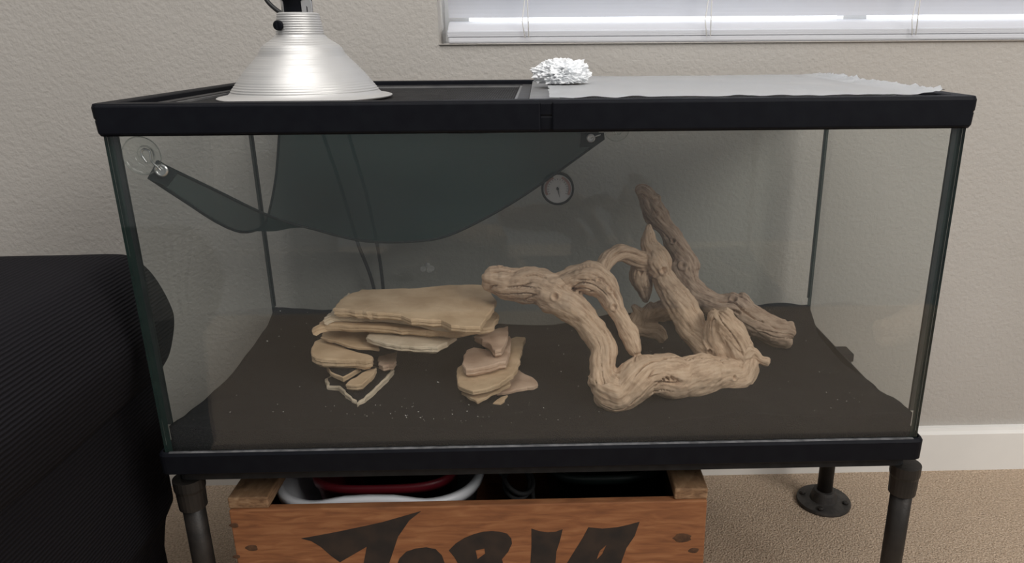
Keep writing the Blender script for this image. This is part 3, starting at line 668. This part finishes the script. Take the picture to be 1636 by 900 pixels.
# ------------------------------------------------------------------ cords hanging behind the tank
for i, (P, lab) in enumerate((([(517,217),(545,300),(570,384),(597,460)], 'black power cord behind the tank, the more slanted of the two'), ([(558,217),(585,310),(602,388),(612,460)], 'black power cord behind the tank, the straighter of the two'))):
    Y = .425
    top = at(P[0][0]-(18 if i == 0 else 10), 150, Y); lowp = at(P[-1][0]+(12 if i == 0 else 5), 560, Y); bot = Vector((lowp.x+(-.01 if i == 0 else .02), .43, FZ+.009))
    Q = [Vector((top.x, .400, H+.0045)), Vector((top.x, .412, H+.004)), top+Vector((0, 0, -.02))]+[at(u, v, Y) for u, v in P]+[lowp, (lowp+bot)/2, bot, bot+Vector((-.12 if i == 0 else .12, -.005, 0))]
    tag(wire('power_cord', Q, .0030, M['rubber']), lab, 'cord', 'black power cords behind the tank')

# ------------------------------------------------------------------ wooden crate below
CYF = .030
c0, c1 = at(365, 816, CYF), at(1130, 801, CYF); CZ = (c0.z+c1.z)/2; CX0, CX1 = c0.x, c1.x; CB_ = .345
CR = tag(empty('wooden_crate', ((CX0+CX1)/2, .19, FZ)), 'old wooden crate with black painted lettering under the tank', 'crate')
hgt = CZ-FZ-.004; bz = FZ+.004
front = []
for z0, z1 in ((bz, bz+hgt*.47), (bz+hgt*.47+.003, CZ)):
    front.append(under(CR, boxm('front_board', CX0, CX1, CYF, CYF+.013, z0, z1, M['crate'], None, .0015)))
    under(CR, boxm('back_board', CX0, CX1, CB_-.013, CB_, z0, z1, M['crate'], None, .0015))
for s, x in ((1, CX0), (-1, CX1)):
    xa, xb = sorted((x+s*.001, x+s*.021)); under(CR, boxm('end_board', xa, xb, CYF+.0135, CB_-.0135, bz, CZ-.001, M['crate2'], None, .0015))
    xa, xb = sorted((x-s*.001, x+s*(.050 if s > 0 else .042))); under(CR, boxm('top_cleat', xa, xb, CYF+.003, CB_-.003, CZ+.0003, CZ+.0165, M['crate2'], None, .002))
under(CR, boxm('bottom_board', CX0+.022, CX1-.022, CYF+.014, CB_-.014, bz, bz+.010, M['crate2']))
# painted letters on the front
def letter(px, holes=()):
    Y = CYF-.0003
    loop = [at(u, v, Y) for u, v in px]; allv = [loop]+[[at(u, v, Y) for u, v in h] for h in holes]
    tri = geometry.tessellate_polygon(allv); flat = [p for l in allv for p in l]
    bm = bmesh.new(); vs = [bm.verts.new(p) for p in flat]
    for t in tri:
        try: bm.faces.new([vs[i] for i in t])
        except ValueError: pass
    r = bmesh.ops.extrude_face_region(bm, geom=list(bm.faces))
    for e in r['geom']:
        if isinstance(e, bmesh.types.BMVert): e.co.y += .0002
    o = build('painted_letter', bm, M['ink']); o.parent = front[1]; return o
letter([(481,861),(540,850),(610,835),(673,817),(654,832),(636,858),(622,900),(614,960),(572,960),(580,905),(586,874),(543,899),(528,888),(512,874),(497,865)])
letter([(628,960),(630,915),(638,893),(649,882),(664,877),(681,875),(696,878),(706,888),(711,902),(708,940),(700,965)], [[(655,950),(660,915),(672,900),(682,902),(684,925),(676,955)]])
letter([(717,880),(728,869),(742,860),(757,854),(772,850),(786,849),(798,850),(810,853),(817,861),(818,869),(812,882),(802,894),(806,910),(826,965),(785,965),(770,915),(764,925),(764,965),(728,965),(731,900),(726,891)], [[(760,880),(774,877),(775,885),(763,894)]])
letter([(849,845),(861,849),(875,851),(888,850),(899,846),(895,863),(889,882),(887,905),(886,962),(845,962),(847,905),(849,875)])
letter([(940,843),(962,845),(986,843),(1004,839),(1022,834),(1014,857),(1001,876),(993,898),(984,962),(952,962),(954,930),(932,930),(920,962),(886,962),(906,900),(919,879),(931,860)], [[(969,871),(962,886),(953,895),(958,881)]])
# worn nail holes and knots
for u, v, r in ((374,840,.006),(402,876,.008),(1090,860,.012),(1108,880,.007),(378,890,.005)):
    bm = bmesh.new(); p = at(u, v, CYF-.0002); lathe(bm, [(r, 0), (r*.7, .0003), (.0002, .0004)], p, 14, axis='y')
    for v_ in bm.verts: v_.co.z = p.z+(v_.co.z-p.z)*.6; v_.co.x += .12*r*math.sin(v_.co.z*900)
    o = build('wood_knot', bm, M['knot']); o.parent = front[1]

# things inside the crate
def tub(name, cx, cy, hx, hy, z0, z1, taper, wall, lip, matl, label, cat, wave=0, rad=.6, n=72):
    def sup(a, sc_x, sc_y):
        c, s = math.cos(a), math.sin(a); e = rad
        return (cx+sc_x*math.copysign(abs(c)**e, c), cy+sc_y*math.copysign(abs(s)**e, s))
    S = tag(empty(name, (cx, cy, z0)), label, cat)
    def row(ins, z, wv=0): return [(*sup(2*PI*i/n, hx-ins, hy-ins), z+wv*(.5+.5*math.cos(2*(2*PI*i/n)+PI))**16) for i in range(n)]
    bm = bmesh.new()
    loops(bm, [row(taper+wall, z0+.003), row(wall, z1-.003, wave), row(wall*.4, z1, wave), row(-lip, z1, wave), row(-lip-.001, z1-.006, wave), row(-lip, z1-.014, wave), row(0, z1-.012, wave*.8), row(taper, z0)], capa=True, capb=True)
    under(S, build('body', bm, matl, None, True)); return S
bx0, bx1 = at(440, 785, .11).x, at(772, 765, .11).x
wb = tub('white_basin', (bx0+bx1)/2, .170, (bx1-bx0)/2-.006, .118, bz+.0105, -.0785, .035, .003, .006, M['basin'], 'white plastic basin with a wavy rim inside the wooden crate', 'basin', wave=.012)
tub('maroon_tray', (bx0+bx1)/2+.004, .172, (bx1-bx0)/2-.043, .082, bz+.016, -.0770, .032, .003, .003, M['maroon'], 'maroon plastic tray nested inside the white basin', 'tray')
tub('grey_box', (bx0+bx1)/2+.012, .176, .048, .034, bz+.021, -.0720, .004, .003, .002, M['greyplastic'], 'grey plastic box standing inside the maroon tray', 'box')
g0, g1 = at(872, 760, .2).x, at(1050, 760, .2).x
tub('dark_green_bin', (g0+g1)/2, .22, (g1-g0)/2, .09, bz+.0105, -.095, .012, .003, .004, M['dkgreen'], 'dark green plastic bin in the crate beyond the cable coil', 'bin')
cc = at(800, 785, .085)
cl = []
for i in range(60):
    a = i/60*2*PI*2.6; cl.append((cc.x+.022+.020*math.cos(a)+.003*math.sin(a*.7), .105+.030*math.sin(a), -.088+.010*math.sin(a*.9)+i*.0002))
tag(wire('cable_coil', [(cl[0][0], cl[0][1], bz+.012), (cl[0][0]+.002, cl[0][1], -.15)]+cl[2:], .0032, M['blackmat'], seg=3), 'coil of dark grey cable between basin and green bin', 'cable')

# ------------------------------------------------------------------ black upholstered chair at the left
CH = tag(empty('armchair', (-.72, -.1, FZ)), 'black ribbed fabric armchair beside the lamp end of the tank', 'armchair')
def bolster(name, px, Yf, Yn, shrink):
    P = [at(u, v, Yf-.03) for u, v in px]; c = sum(P, Vector())/len(P); S = spline([list(p) for p in P]+[list(P[0])], 4)[:-1]
    rows = []
    for t, ins in ((0, .050), (.01, .022), (.04, .006), (.10, 0), (.5, -.002), (.85, .004), (.95, .014), (1, .04)):
        Y = Yf+.018+(Yn-Yf)*t; row = []
        for q in S:
            d = Vector((c.x-q[0], 0, c.z-q[2])); d = d.normalized()
            row.append((q[0]+d.x*ins, Y, max(FZ+.001, q[2]+d.z*ins)))
        rows.append(row)
    bm = bmesh.new(); loops(bm, rows, capa=True, capb=True); return under(CH, build(name, bm, M['fabric'], None, True))
bolster('arm_cushion', [(-260,440),(-160,424),(0,413),(100,410),(165,410),(195,415),(222,434),(243,460),(262,495),(270,522),(267,560),(258,592),(240,608),(225,612),(100,640),(-150,650),(-260,560)], .15, -.36, 0)
bolster('base', [(-250,600),(-100,600),(100,600),(222,600),(234,615),(241,650),(250,700),(259,760),(266,800),(268,822),(257,845),(252,900),(249,1010),(100,1010),(-250,1010)], .152, -.34, 0)
